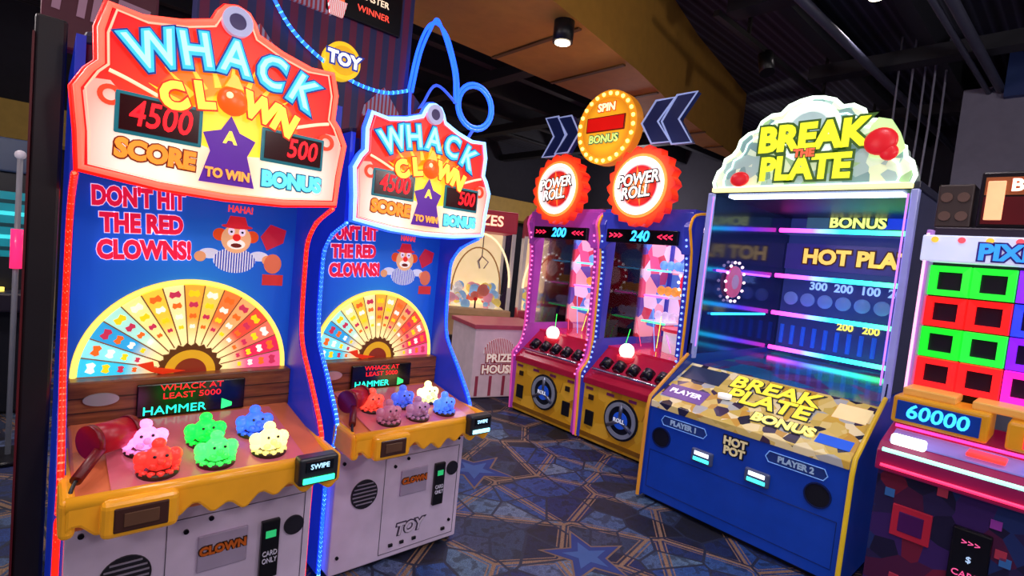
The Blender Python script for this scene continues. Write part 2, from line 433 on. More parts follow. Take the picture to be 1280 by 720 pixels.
    prism(E, 'wheel_hub_ring', circ(0, cz, .095, 20, None, 0, pi), wy-.016, wy-.012, M('#d8a020', .35, .7))
    prism(E, 'wheel_hub_core', circ(0, cz, .06, 20, None, 0, pi), wy-.02, wy-.016, M('#8a2a18', .35, .5))
    prism(E, 'wheel_pointer', [(-.02, cz+.01), (-.13, cz+.03), (-.135, cz+.055), (-.19, cz+.045), (-.14, cz+.012), (-.10, cz+.0)], wy-.026, wy-.018, M('#d83010', .35, .7))
    # wooden ledge with message display
    box(E, 'wood_ledge', -.40, .40, .48, .57, .85, 1.02, WOOD, .006)
    for k in range(2): box(E, 'plank_groove_%d' % k, -.398, .398, .478, .482, .90+.055*k, .904+.055*k, M('#3a1c10', .5))
    box(E, 'message_display', -.19, .20, .462, .48, .862, .996, M('#07060a', .2), .004)
    text(E, 'message_red', 'WHACK AT\nLEAST 5000', 0, .459, .962, .034, M('#e81828', .4, 1.2), sx=1.25)
    text(E, 'message_cyan', 'HAMMER', -.06, .459, .888, .048, M('#20f0c8', .4, 1.8), sx=1.15)
    prism(E, 'message_arrow', [(.11, .915), (.15, .895), (.15, .88), (.11, .87)], .458, .462, M('#30ff80', .4, 1.2))
    disc(E, 'maker_badge', -.30, .95, .055, .47, .48, M('#a8a8b0', .3, .1, .6), rz=.024)
    # control deck
    prism(E, 'control_deck', [(-.05, .70), (-.05, .765), (-.02, .79), (.48, .86), (.57, .86), (.57, .66), (.10, .66)], -.395, .395, M('#d07048', .25, .1), 'yz', .01)
    prism(E, 'deck_cream_inlay', [(-.03, .7925), (.44, .859), (.44, .863), (-.03, .7965)], -.30, .30, M('#c06070', .2, .18), 'yz')
    drip = []
    N = 48
    for i in range(N+1):
        x = -.41+.82*i/N
        drip.append((x, .70+.018*math.sin(i*1.05)+.012*math.sin(i*.37+1)))
    gold = M('#f0a424', .25, .14)
    prism(E, 'drip_apron', drip+[(.41, .795), (-.41, .795)], -.085, -.045, gold, 'xz', .012)
    for s in (-1, 1):
        box(E, 'tray_side', min(s*.385, s*.425), max(s*.385, s*.425), -.08, .40, .69, .81, gold, .018, 3)
    cyl(E, 'tray_front_roll', (-.41, -.062, .79), (.41, -.062, .79), .024, gold, 16)
    box(E, 'speaker_pod', -.33, -.13, -.125, -.07, .685, .80, gold, .02, 3)
    box(E, 'speaker_pod_window', -.30, -.16, -.129, -.12, .705, .782, M('#4a2c26', .3), .012)
    box(E, 'score_window', -.275, -.185, -.132, -.128, .722, .765, M('#6b4a38', .3), .004)
    box(E, 'card_reader', .24, .39, -.13, -.07, .725, .83, M('#2a2c34', .3), .012, 3)
    box(E, 'card_reader_screen', .262, .368, -.134, -.129, .778, .818, M('#0a1018', .15), .003)
    text(E, 'card_reader_text', 'SWIPE', .315, -.136, .798, .026, M('#b0e0ff', .4, 1.2))
    box(E, 'card_reader_light', .255, .375, -.136, -.13, .735, .757, M('#38ffb0', .4, 2.0) if kind == 0 else M('#a0f0ff', .4, 2), .003)
    heads = [(-.19, .20, '#ff90d8', 1.5), (0, .20, '#18ff48', 1.6), (.18, .22, '#3a68ff', 1.2), (-.17, .045, '#ff4038', .7), (.005, .045, '#40ff60', 1.9), (.19, .06, '#fff088', 2.2)]
    if kind == 1:
        heads = [(-.19, .20, '#ff4a38', 1.2), (0, .20, '#4a68e8', .7), (.18, .22, '#fff098', 2.6), (-.17, .045, '#b86a88', .4), (.005, .045, '#b07aa8', .35), (.19, .06, '#4878ff', 1.3)]
    for i, (x, yy, c, e) in enumerate(heads):
        z = .80+yy*.13
        cyl(E, 'socket_%d' % i, (x, yy, z-.01), (x, yy, z+.012), .062, M('#3a2018', .4), 24)
        mt = M(c, .3, e); md = M(c, .3, e*.45)
        blobs(E, 'clown_head_%d' % i, [(x, yy, z+.048, .045, .042, .044), (x-.047, yy+.005, z+.052, .025), (x+.047, yy+.005, z+.052, .025),
              (x-.05, yy+.005, z+.028, .018), (x+.05, yy+.005, z+.028, .018), (x, yy+.01, z+.095, .022, .022, .02)], mt, 2)
        blobs(E, 'clown_cheeks_%d' % i, [(x-.019, yy-.037, z+.034, .014, .01, .012), (x+.019, yy-.037, z+.034, .014, .01, .012), (x, yy-.047, z+.052, .013)], md, 2)
        blobs(E, 'clown_eyes_%d' % i, [(x-.017, yy-.040, z+.068, .006), (x+.017, yy-.040, z+.068, .006)], M('#2a1830', .3), 1)
        blobs(E, 'clown_collar_%d' % i, [(x+.052*math.cos(q*pi/6), yy+.052*math.sin(q*pi/6), z+.012, .014, .014, .010) for q in range(12)], md, 1)
    mr = M('#b0142c', .35, .08)
    cyl(E, 'mallet_head', (-.345, .17, .895), (-.235, .24, .895), .052, mr, 24)
    for k, t in enumerate((0, 1)):
        px = -.345+.11*t; py = .17+.07*t
        cyl(E, 'mallet_cap_%d' % k, (px-.008, py-.005, .895), (px+.008, py+.005, .895), .056, M('#7a0c1c', .35), 24)
    cyl(E, 'mallet_handle', (-.29, .205, .895), (-.385, .02, .83), .017, M('#6a1018', .4), 12)
    tube(E, 'mallet_cord', smoothpath([(-.385, .02, .83), (-.40, -.02, .80), (-.40, -.05, .74), (-.39, -.02, .69)], 5), .006, M('#15151a', .4))
    # lower front artwork
    disc(E, 'speaker_grille', -.235, .42, .075, .112, .12, M('#22202c', .5))
    for k in range(6):
        hw = math.sqrt(max(.001, .068**2-(.02*k-.05)**2))
        box(E, 'grille_bar_%d' % k, -.235-hw, -.235+hw, .109, .113, .37+.02*k, .376+.02*k, M('#a098b0', .5))
    disc(E, 'speaker_grille_small', .33, .45, .04, .112, .12, M('#22202c', .5))
    box(E, 'coin_door', -.02, .15, .108, .12, .36, .50, M('#c0b0d0', .4), .004)
    otext(E, 'coin_emblem', 'CLOWN', .065, .104, .44, .042, M('#e87020', .4), M('#40281c', .4), o=.004)
    box(E, 'bill_acceptor', .20, .27, .10, .12, .26, .50, M('#101014', .3), .004)
    box(E, 'bill_slot', .215, .255, .097, .10, .43, .46, M('#30c878', .3, .6), .002)
    text(E, 'bill_text', 'CARD\nONLY', .235, .098, .35, .03, M('#c8c0d8', .4, .2), sx=.7)
    otext(E, 'maker_logo', 'TOY', .06, .115, .17, .085, M('#e8d8f0', .4), M('#302040', .4), o=.006, lean=.2)
    for k, x in enumerate((-.05, .02, .10, .30)): box(E, 'ticket_slot_%d' % k, x-.012, x+.012, .11, .12, .09, .105, M('#101014', .3))
    tube(E, 'door_seam', [(-.12, .118, .06), (-.12, .118, .58), (.37, .118, .58), (.37, .118, .06)], .002, M('#5a5068', .5), True)
    for k, (x, z) in enumerate(((-.36, .60), (.36, .62), (.02, .56), (-.06, .53), (.34, .14), (-.36, .12))):
        disc(E, 'bolt_%d' % k, x, z, .009, .112, .12, M('#2a2430', .3, 0, .8), 10)
    # marquee sign
    o = [(-.405, 1.79), (-.41, 1.9), (-.425, 2.03), (-.395, 2.09), (-.37, 2.12), (-.375, 2.22), (-.355, 2.30), (-.27, 2.29), (-.16, 2.315), (-.07, 2.35),
         (-.055, 2.385), (-.035, 2.412), (0, 2.422), (.035, 2.412), (.055, 2.385), (.07, 2.35), (.16, 2.315), (.27, 2.29), (.355, 2.30), (.375, 2.22), (.37, 2.12),
         (.395, 2.09), (.425, 2.03), (.41, 1.9), (.405, 1.79), (.2, 1.765), (0, 1.758), (-.2, 1.765)]
    prism(E, 'marquee_can', o, .155, .27, M('#7a1418', .4), 'xz', .006)
    sc = lambda pts, f, c=(0, 2.06): [(c[0]+(p[0]-c[0])*f, c[1]+(p[1]-c[1])*f) for p in pts]
    face = radial('marquee_artwork_%d' % kind, [(0, '#ffe040'), (.28, '#ffd030'), (.30, '#ff8a10'), (.52, '#ff6a10'), (.54, '#f03418'), (.85, '#d81c18'), (1, '#a81020')], (0, 1.98), .46, 1.0)
    prism(E, 'marquee_face', sc(o, .975), .148, .155, face)
    y = .144
    for k in range(11):
        a = pi*(k+.5)/11
        prism(E, 'marquee_ray_%d' % k, [(.16*math.cos(a-.07), 1.98+.16*math.sin(a-.07)), (.27*math.cos(a), 1.98+.27*math.sin(a)), (.16*math.cos(a+.07), 1.98+.16*math.sin(a+.07))], y-.001, y+.004, M('#ffc838', .35, 1.1))
    cream = [(-.39, 1.80), (-.395, 1.9), (-.41, 2.02), (-.385, 2.065), (-.345, 2.07), (-.30, 2.02), (-.12, 1.93), (0, 1.905), (.12, 1.92), (.30, 2.0), (.345, 2.06), (.385, 2.06), (.41, 2.02), (.395, 1.9), (.39, 1.80), (.2, 1.777), (0, 1.77), (-.2, 1.777)]
    prism(E, 'marquee_lower_band', cream, y-.009, y-.004, radial('marquee_cream_%d' % kind, [(0, '#f8a868'), (.4, '#fff0d8'), (.75, '#f8e0d0'), (1, '#f0a090')], (0, 1.85), .42, .92))
    prism(E, 'marquee_diamond', [(-.085, 1.97), (-.03, 1.99), (0, 2.045), (.03, 1.99), (.085, 1.97), (.06, 1.91), (.09, 1.80), (-.09, 1.80), (-.06, 1.91)], y-.013, y-.009, M('#5a1c98', .35, .7))
    text(E, 'marquee_small_a', 'A', 0, y-.016, 1.965, .06, M('#ffe050', .4, 1.4), off=.002)
    cyn, wht = M('#38b8f0', .4, 1.0), M('#18408c', .4, .5)
    arctext(E, 'marquee_whack', 'WHACK', 0, 1.66, .580, .84, y-.02, .155, cyn, wht, o=.006, off=.011, sx=.88)
    arctext(E, 'marquee_whack_glint', 'WHACK', 0, 1.66, .582, .84, y-.024, .155, M('#a8ecff', .4, 1.15), M('#a8ecff', .4, 1.15), o=0, off=.001, sx=.88)
    arctext(E, 'marquee_clown', 'CL WN', 0, 1.64, .455, .80, y-.026, .115, M('#ffe048', .4, 1.25), M('#c02810', .4, .8), o=.006, off=.007, sx=.92)
    blobs(E, 'marquee_nose', [(0, y-.02, 2.095, .052, .02, .052)], M('#ff5a18', .3, 1.0), 3)
    blobs(E, 'marquee_nose_shine', [(-.015, y-.038, 2.11, .012, .004, .012)], M('#ffd0a0', .3, 1.4), 2)
    prism(E, 'marquee_nose_hat', [(-.03, 2.14), (.03, 2.14), (.01, 2.18), (-.005, 2.19)], y-.03, y-.02, M('#ffb030', .3, 1.2))
    for (x0, x1, z0, z1, s, sz) in ((-.32, -.10, 1.925, 2.035, '4500', .115), (.115, .325, 1.92, 2.02, '500', .10)):
        box(E, 'score_display', x0-.012, x1+.012, y-.018, y-.008, z0-.012, z1+.012, M('#1a7888', .3, .45), .005)
        box(E, 'score_display_glass', x0, x1, y-.022, y-.017, z0, z1, M('#300408', .2, .5))
        text(E, 'score_digits', s, (x0+x1)/2+(.0 if len(s) > 3 else .03), y-.024, (z0+z1)/2, sz, M('#ff1020', .4, 1.5), off=.0015, lean=.15, sx=.76)
    otext(E, 'marquee_score', 'SCORE', -.215, y-.014, 1.862, .080, M('#ff8a28', .4, 1.1), M('#7a3018', .4, .5), o=.005, off=.0045, tilt=.03, sx=.90)
    otext(E, 'marquee_to_win', 'TO WIN', 0.0, y-.018, 1.835, .045, M('#f0a040', .4, 1.1), M('#5a1880', .4, .7), o=.003, off=.002, sx=.85)
    otext(E, 'marquee_bonus', 'BONUS', .225, y-.014, 1.845, .076, M('#60d8f0', .4, 1.1), M('#206080', .4, .6), o=.005, off=.0045, tilt=-.02, sx=.88)
    for s in (-1, 1):
        ringxz(E, 'marquee_curl', s*.345, 2.025, .018, .032, y-.016, y-.008, M('#e83818', .4, 1.1), 20)
        tube(E, 'marquee_inner_neon', smoothpath([(s*.22, y-.012, 2.055), (s*.30, y-.012, 2.085), (s*.35, y-.012, 2.10)], 4), .006, M('#ffb090', .4, 2.0))
    tube(E, 'marquee_neon', [(p[0], .14, p[1]) for p in sc(o, 1.0)], .010, M('#ff4838', .4, 3.0) if kind == 0 else M('#80b8ff', .4, 2.8), True)
    tube(E, 'marquee_neon_outer', [(p[0], .165, p[1]) for p in sc(o, 1.025)], .010, M('#ff1008', .4, 2.4) if kind == 0 else M('#2048ff', .4, 3.2), True)
    tube(E, 'marquee_neon_inner', [(p[0], .138, p[1]) for p in sc(o, .95)], .0035, M('#ff9a80', .4, 1.8) if kind == 0 else M('#ff4a50', .4, 1.6), True)
    ringxz(E, 'marquee_eye_ring', 0, 2.372, .028, .05, .125, .15, M('#b8b8e0', .3, .5), 28)
    disc(E, 'marquee_eye', 0, 2.372, .028, .13, .15, M('#3a2a60', .3, .4))
    box(E, 'roof_cap', -.41, .41, .27, .95, 2.18, 2.24, M('#241c48', .4), .02)
    return E

hammer_machine((.482, 1.985, 0), 0)
hammer_machine((1.435, 2.17, 0), 1, (.93, .95, .975))

# ------------------------------------------------------------------ BALL ROLL MACHINES
def roll_machine(loc, kind):
    E = empty('ball_roll_arcade_machine', loc, -pi/2)
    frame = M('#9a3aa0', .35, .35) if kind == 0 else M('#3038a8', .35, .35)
    dots = M('#ff70b8', .4, 1.8) if kind == 0 else M('#80a0ff', .4, 1.8)
    edge = M('#e050a8', .35, .5) if kind == 0 else M('#e89a20', .35, .4)
    gold = deckmat('gold_artwork_%d' % kind, ['#d89a1e', '#d89a1e', '#e8ac30', '#c88818', '#dca428', '#b87818'], 7, .35, .14)
    W = .46
    box(E, 'lower_cabinet', -W, W, 0, 1.3, .02, .56, gold, .01)
    box(E, 'kick_plate', -W+.02, W-.02, .03, 1.27, 0, .02, M('#111114', .5))
    prism(E, 'front_deck', [(-.02, .54), (-.02, .60), (.30, .86), (.45, .86), (.45, .5)], -W+.02, W-.02, M('#a81838', .2, .2), 'yz', .008)
    prof = [(0, .02), (-.03, .54), (-.03, .64), (.06, .74), (.10, .95), (.08, 1.7), (.02, 1.95), (.0, 2.02), (.06, 2.12), (.3, 2.16), (1.2, 2.16), (1.3, 1.9), (1.3, .02)]
    mural = deckmat('glow_mural_%d' % kind, ['#a83868', '#d85078', '#6048a0', '#f0a0b0', '#5078c8', '#c03848', '#e8c8e0'], 6, .15, .55)  # emissive pattern put on the inner panels to brighten the interior
    for s, nm in ((-1, 'left'), (1, 'right')):
        prism(E, 'side_lower_'+nm, [(0, .02), (-.03, .54), (-.03, .64), (.06, .74), (.10, .95), (1.3, .95), (1.3, .02)], s*(W-.03), s*W, frame, 'yz')
        prism(E, 'side_post_'+nm, [(.10, .95), (.08, 1.7), (.02, 1.95), (0, 2.02), (.06, 2.12), (.24, 2.12), (.2, 1.9), (.18, .95)], s*(W-.06), s*W, frame, 'yz', .006)
        prism(E, 'side_glass_'+nm, [(.18, .95), (.2, 2.0), (.75, 2.0), (.75, .95)] if s < 0 else [(.18, .95), (.2, 2.0), (1.2, 2.0), (1.2, .95)], s*(W-.02), s*(W-.014), GLASS, 'yz')
        prism(E, 'rear_post_'+nm, [(1.2, .95), (1.2, 2.12), (1.3, 2.12), (1.3, .95)], s*(W-.06), s*W, frame, 'yz')
        pth = [(s*(W-.03), y-.012, z) for y, z in [(-.03, .60), (.06, .76), (.10, .95), (.08, 1.7), (.02, 1.95)]]
        beads(E, 'pillar_lights_'+nm, pth, .05, .011, dots)
        tube(E, 'edge_trim_'+nm, smoothpath([(s*(W+.004), y-.006, z) for y, z in prof[:10]], 3), .011, edge)
    box(E, 'inner_side_panel', -W+.012, -W+.03, .75, 1.25, .88, 2.1, mural)
    arch = [(-W, 1.80)]+[(-W+.07, 1.80)]+[(p[0], p[1]) for p in reversed(circ(0, 1.80, W-.07, 16, .12, 0, pi))][1:-1]+[(W-.07, 1.80), (W, 1.80), (W, 2.14), (-W, 2.14)]
    prism(E, 'arch_header', arch, .03, .08, frame, 'xz', .004)
    box(E, 'roof', -W, W, .06, 1.3, 2.12, 2.17, frame, .01)
    box(E, 'roof_fill_panel', -.3, .3, .3, 1.1, 2.10, 2.115, M('#ffd8e8', .4, 4.0))  # glowing panel added under the roof to brighten the interior
    box(E, 'ticker', -.36, .36, -.01, .03, 1.865, 1.985, M('#0a0a12', .25), .006)
    text(E, 'ticker_digits', '200' if kind == 0 else '240', .0, -.015, 1.925, .125, M('#38b8ff', .4, 2.0), off=.003, lean=.15)
    for s in (-1, 1):
        for k in range(3): text(E, 'ticker_mark', '>' if s < 0 else '<', s*(.20+.05*k), -.015, 1.925, .08, M('#ff2850', .4, 1.5), off=.002)
    # interior
    box(E, 'rear_panel', -W+.06, W-.06, 1.24, 1.28, .95, 2.12, mural)
    box(E, 'inner_floor', -W+.03, W-.03, .30, 1.25, .86, .88, M('#c01c40', .12, .35))
    ringxz(E, 'reflected_ring', .06, 1.55, .10, .17, .92, .96, M('#d81838', .3, .9), 32)  # solid ring, core and bulbs stand in for the sign disc's reflection
    disc(E, 'reflected_core', .06, 1.55, .10, .93, .965, M('#ffb0b8', .3, 1.0))
    beads(E, 'reflected_bulbs', [(.06+p[0], .91, 1.55+p[1]) for p in circ(0, 0, .18, 24)], .07, .016, M('#ffffff', .4, 2.5), True)
    for k in range(3):
        box(E, 'shelf_%d' % k, -W+.07, -.12, .75, 1.24, 1.12+.26*k, 1.14+.26*k, M('#d8d8f8', .3, .5))
        tube(E, 'shelf_light_%d' % k, [(-W+.07, .745, 1.13+.26*k), (-.12, .745, 1.13+.26*k)], .008, M(['#40ff80', '#ff50d0', '#50c0ff'][k], .4, 3))
        blobs(E, 'prizes_%d' % k, [(-W+.13+.08*j, .95, 1.19+.26*k, .045, .045, .05) for j in range(4)], M(['#e8d0f0', '#f0a040', '#60a0e0'][k], .5, .5), 2)
    for k in range(7):
        a = random.uniform(-.12, .12)
        tube(E, 'inner_led_%d' % k, [(-.34+.11*k, .45+.1*(k % 3), .9), (-.34+.11*k+a, .5+.1*(k % 3), 1.05+.08*(k % 4))], .003, M(['#40ff60', '#ff4060', '#e0ff60', '#60a0ff', '#ff60e0'][k % 5], .4, 1.6))
    cyl(E, 'prize_drum', (.08, .8, .88), (.08, .8, 1.08), .2, M('#e8e0f0', .3, .5), 28); cyl(E, 'drum_top', (.08, .8, 1.08), (.08, .8, 1.11), .22, M('#e03048', .3, .5), 28)
    # track and balls
    for k in range(5):
        cyl(E, 'roller_%d' % k, (-.3+.15*k, .10, .70), (-.3+.15*k, .17, .76), .055, M('#16141c', .25), 20)
        cyl(E, 'roller_cap_%d' % k, (-.3+.15*k, .088, .69), (-.3+.15*k, .10, .70), .035, M('#6a6878', .25, 0, .7), 16)
    cyl(E, 'lane_rail', (-.38, .03, .685), (.38, .03, .685), .012, M('#c8c8d0', .2, 0, .9), 12)
    blobs(E, 'lit_ball', [(-.17, .24, .88, .07)], M('#fff4e4', .3, 2.5), 3)
    cyl(E, 'ball_cup', (-.17, .24, .78), (-.17, .24, .83), .085, M('#e02838', .3, .5), 24)
    # front decals
    disc(E, 'flywheel_plate', .02, .31, .18, -.01, 0, M('#181c28', .3))
    ringxz(E, 'flywheel_rim', .02, .31, .125, .16, -.02, -.005, M('#a8acc0', .3, .1, .5), 36)
    disc(E, 'flywheel_hub', .02, .31, .075, -.02, -.01, M('#2050c8', .3, .4))
    for k in range(3):
        a = pi/2+k*2*pi/3
        cyl(E, 'flywheel_spoke_%d' % k, (.02, -.016, .31), (.02+.15*math.cos(a), -.016, .31+.15*math.sin(a)), .018, M('#80869a', .3, 0, .6), 10)
    otext(E, 'flywheel_text', 'ROLL', .02, -.034, .31, .05, M('#e8ecff', .4, .4), M('#102050', .4), o=.004, off=.001)
    for s in (-1, 1):
        box(E, 'ticket_door', s*.33-.05, s*.33+.05, -.012, 0, .16, .30, M('#15151c', .3), .008)
        box(E, 'coin_slot', s*.33-.03, s*.33+.03, -.014, 0, .40, .45, M('#3a2818', .3), .006)
        box(E, 'corner_trim', s*.44-.018, s*.44+.018, -.012, 0, .03, .53, frame, .004)
    for k in range(4): box(E, 'arrow_decal_%d' % k, -.36+.24*k-.04, -.36+.24*k+.04, -.006, 0, .49, .515, M('#6a2050', .3, .2))
    box(E, 'lower_band', -W+.02, W-.02, -.008, 0, .05, .09, M('#a06a12', .4))
    # sun disc sign
    cz = 2.345; yy = -.10
    cyl(E, 'sign_bracket', (0, -.02, 2.2), (0, .3, 2.14), .03, M('#202028', .4), 12)
    saw = []
    for i in range(54):
        a = 2*pi*i/54; rr = (.345, .33, .305)[i % 3]
        saw.append((rr*math.cos(a), cz+rr*math.sin(a)))
    prism(E, 'sign_saw', saw, yy, yy+.10, radial('saw_%d' % kind, [(0, '#ff6020'), (.7, '#ff5828'), (.9, '#f03818'), (1, '#c01010')], (0, cz), .35, .95), 'xz')
    ringxz(E, 'sign_orange_ring', 0, cz, .245, .27, yy-.008, yy, M('#ff9040', .35, 1.1))
    ringxz(E, 'sign_neon', 0, cz, .222, .245, yy-.016, yy, M('#fff4f0', .35, 1.6))
    disc(E, 'sign_face', 0, cz, .223, yy-.006, yy, radial('sign_face_%d' % kind, [(0, '#fff0c0'), (.35, '#f8d8b0'), (.5, '#e83820'), (.75, '#b81420'), (.85, '#f0e0e0'), (1, '#f8c8c0')], (0, cz), .223, .95))
    for k in range(8):
        a = k*pi/4+.2
        prism(E, 'sign_flash_%d' % k, [(.02*math.cos(a+1.5), cz+.02*math.sin(a+1.5)), (.18*math.cos(a), cz+.18*math.sin(a)), (.02*math.cos(a-1.5), cz+.02*math.sin(a-1.5))], yy-.014, yy-.010, M('#ff7a30', .35, 1.1))
    otext(E, 'sign_power', 'POWER', -.01, yy-.026, cz+.05, .140, M('#fff8f0', .4, 1.2), M('#1a0c18', .4), o=.010, off=.002, tilt=-.12, sx=.84, lean=.15)
    otext(E, 'sign_roll', 'ROLL', -.02, yy-.026, cz-.06, .140, M('#fff8f0', .4, 1.2), M('#1a0c18', .4), o=.010, off=.002, tilt=-.12, sx=.84, lean=.15)
    return E
roll_machine((3.82, 3.62, 0), 0)
roll_machine((3.82, 2.665, 0), 1)

# bonus marquee over both
B = empty('bonus_marquee_sign', (3.80, 3.14, 0), -pi/2)
cz = 2.90
cyl(B, 'mast', (0, .25, 2.172), (0, .25, 2.9), .03, M('#2a2a34', .4), 16)
box(B, 'mast_foot', -.12, .12, .15, .35, 2.171, 2.19, M('#2a2a34', .4))
cyl(B, 'mast_arm', (0, .25, 2.9), (0, .06, 2.9), .03, M('#2a2a34', .4), 16)
disc(B, 'round_can', 0, cz, .335, -.02, .08, M('#e88a20', .4, .5), 40)
disc(B, 'face', 0, cz, .275, -.03, -.02, radial('bonus_face', [(0, '#f8a020'), (.7, '#f0a020'), (1, '#c87818')], (0, cz), .28, 1.0), 40)
ringxz(B, 'bulb_track', 0, cz, .277, .335, -.03, -.02, M('#e89020', .35, .9))
beads(B, 'bulbs', [(p[0], -.035, cz+p[1]) for p in circ(0, 0, .305, 48)], .0765, .02, M('#ffff80', .4, 2.0), True)
box(B, 'display_frame', -.22, .22, -.042, -.03, cz-.04, cz+.10, M('#7a2010', .35, .4), .008)
box(B, 'display_glass', -.205, .205, -.046, -.04, cz-.028, cz+.088, M('#d81410', .3, .9))
otext(B, 'bonus_text', 'BONUS', 0, -.05, cz-.11, .10, M('#d8e878', .4, 1.0), M('#2a7060', .4, .4), o=.008, off=.002)
otext(B, 'spin_text', 'SPIN', 0, -.045, cz+.175, .10, M('#fff4c0', .4, 1.2), M('#e05010', .4, .6), o=.008, off=.003)
for s in (-1, 1):
    box(B, 'arrow_arm', min(s*.3, s*.7), max(s*.3, s*.7), .09, .12, cz-.02, cz+.02, M('#202028', .4))
    for k in range(2):
        x0 = s*(.36+.19*k)
        h = .18+.02*k
        pts = [(x0, cz), (x0+s*.12, cz+h), (x0+s*.30, cz+h), (x0+s*.16, cz), (x0+s*.30, cz-h), (x0+s*.12, cz-h)]
        prism(B, 'chevron', pts, .02+.012*k, .08+.01*k, M('#1c2658', .35, .3), 'xz')
        tube(B, 'chevron_edge', [(p[0], .015+.012*k, p[1]) for p in pts], .009, M('#98a4d8', .4, .7), True)

# ------------------------------------------------------------------ PLATE BREAK MACHINE
P = empty('plate_break_arcade_machine', (3.3, 1.41, 0), -pi/2)
blue = M('#1444b8', .35, .14)
yel = M('#d8b428', .35, .3)
W = .655
box(P, 'lower_cabinet', -W+.02, W-.02, 0, 2.2, .03, .68, blue, .006)
box(P, 'kick_plate', -W+.04, W-.04, .03, 2.1, 0, .03, M('#101014', .5))
mirror = M('#3a4478', .10, 0.06, .75)
low = [(-.02, .02), (-.02, .66), (0, .74), (.46, 1.02), (.46, 1.03), (2.2, 1.03), (2.2, .02)]
prism(P, 'side_panel_left', low, -W, -W+.025, M('#1a3aa0', .3, .15), 'yz')
prism(P, 'side_window_left', [(.46, 1.03), (.50, 1.2), (.50, 2.28), (2.2, 2.28), (2.2, 1.03)], -W, -W+.02, mirror, 'yz')
prism(P, 'side_panel_right', low, W-.025, W, M('#1a3aa0', .3, .15), 'yz')
prism(P, 'side_window_right', [(.46, 1.03), (.50, 1.2), (.50, 2.28), (2.2, 2.28), (2.2, 1.03)], W-.02, W-.012, mirror, 'yz')
for s in (-1, 1):
    tube(P, 'edge_trim', [(s*(W-.01), y, z) for y, z in [(-.025, .02), (-.025, .66), (-.005, .745), (.45, 1.03)]], .013, yel if s > 0 else M('#d89030', .35, .3))
    box(P, 'front_post', min(s*(W-.04), s*W), max(s*(W-.04), s*W), .48, .53, 1.0, 2.28, M('#9aa0e0', .25, .3), .006)
    tube(P, 'post_light', [(s*(W-.05), .475, 1.1), (s*(W-.05), .475, 2.25)], .006, M('#b070f0', .4, 1.6))
lbl = M('#7fb4ff', .4, .35)
for s, t in ((-1, 'PLAYER 1'), (1, 'PLAYER 2')):
    pts = [(s*.36-.15, .575), (s*.36+.15, .575), (s*.36+.17, .605), (s*.36+.15, .64), (s*.36-.15, .64), (s*.36-.17, .605)]
    prism(P, 'player_plate', pts, -.008, 0, M('#203a80', .35, .15))
    tube(P, 'player_plate_edge', [(p[0], -.01, p[1]) for p in pts], .003, lbl, True)
    text(P, 'player_text', t, s*.36, -.012, .607, .048, M('#90a8c8', .4, .4), off=.002)
for x in (-.52, .49):
    disc(P, 'speaker', x, .48, .066, -.006, 0, M('#060a1c', .6), 30)
    ringxz(P, 'speaker_rim', x, .48, .064, .072, -.010, 0, M('#0e2260', .4), 30)
for x in (-.20, .16):
    box(P, 'card_reader', x-.075, x+.075, -.03, 0, .41, .50, M('#5c6890', .25), .012, 3)
    box(P, 'reader_screen', x-.05, x+.05, -.034, -.029, .462, .488, M('#e8f4ff', .3, 1.6), .003)
    box(P, 'reader_light', x-.055, x+.055, -.034, -.029, .425, .448, M('#40e8e0', .4, 2.2), .003)
otext(P, 'crest_break', 'HOT', 0, -.012, .615, .07, M('#d8c898', .4, .4), M('#1c1a30', .4), o=.008, off=.003)
otext(P, 'crest_plate', 'POT', 0, -.012, .555, .07, M('#d8c898', .4, .4), M('#1c1a30', .4), o=.008, off=.003)
tube(P, 'door_seam', [(-.60, -.002, .10), (-.60, -.002, .37), (.60, -.002, .37), (.60, -.002, .10)], .002, M('#0a1c58', .5), True)
deck = deckmat('deck_artwork', ['#d8bc68', '#ecd8a0', '#d0a848', '#2a2638', '#e0c880', '#c89840', '#b0b0b0', '#dcc070', '#403048', '#ecdcb0', '#ccb058'], 15, .2, .2)
sl = math.atan2(.24, .5)
prism(P, 'play_deck', [(-.015, .68), (-.015, .725), (.02, .745), (.50, .965), (.50, .68)], -W+.03, W-.03, deck, 'yz', .004)
def deckz(y): return .745+(y-.02)*(.22/.48)
for nm, s, yy_, sz, c, x in (('deck_text_break', 'BREAK', .385, .19, '#f8e040', .04), ('deck_text_plate', 'PLATE', .245, .19, '#f8e040', .06), ('deck_text_bonus', 'BONUS', .10, .11, '#f8e878', .22)):
    text(P, nm+'_outline', s, x, yy_, deckz(yy_)+.006, sz, M('#1c2838', .4), ext=.001, off=.014, tip=-(pi/2-sl))
    text(P, nm, s, x, yy_-.002, deckz(yy_)+.010, sz, M(c, .3, .8), ext=.002, off=.005, tip=-(pi/2-sl))
for nm, y0, y1, x0, x1, c in (('deck_blue_panel', .05, .13, .42, .60, '#2058d8'), ('deck_purple_panel', .06, .20, -.60, -.30, '#6a4890'), ('deck_dark_panel', .30, .46, -.60, -.30, '#28304c'), ('deck_cream_panel', .30, .44, .42, .60, '#f0d8a0')):
    prism(P, nm, [(y0, deckz(y0)+.002), (y1, deckz(y1)+.002), (y1, deckz(y1)+.004), (y0, deckz(y0)+.004)], x0, x1, M(c, .3, .45), 'yz')
text(P, 'deck_player_text', 'PLAYER', -.45, .13, deckz(.13)+.007, .07, M('#f8f0ff', .3, .7), ext=.001, off=.002, tip=-(pi/2-sl))
cyl(P, 'ball_on_deck', (-.2, .2, deckz(.2)+.002), (-.2, .2, deckz(.2)+.03), .045, M('#f4f4f4', .3, .6), 24)
lane = deckmat('lane_artwork', ['#30386a', '#205888', '#502048', '#287068', '#603868'], 5, .12, .3)
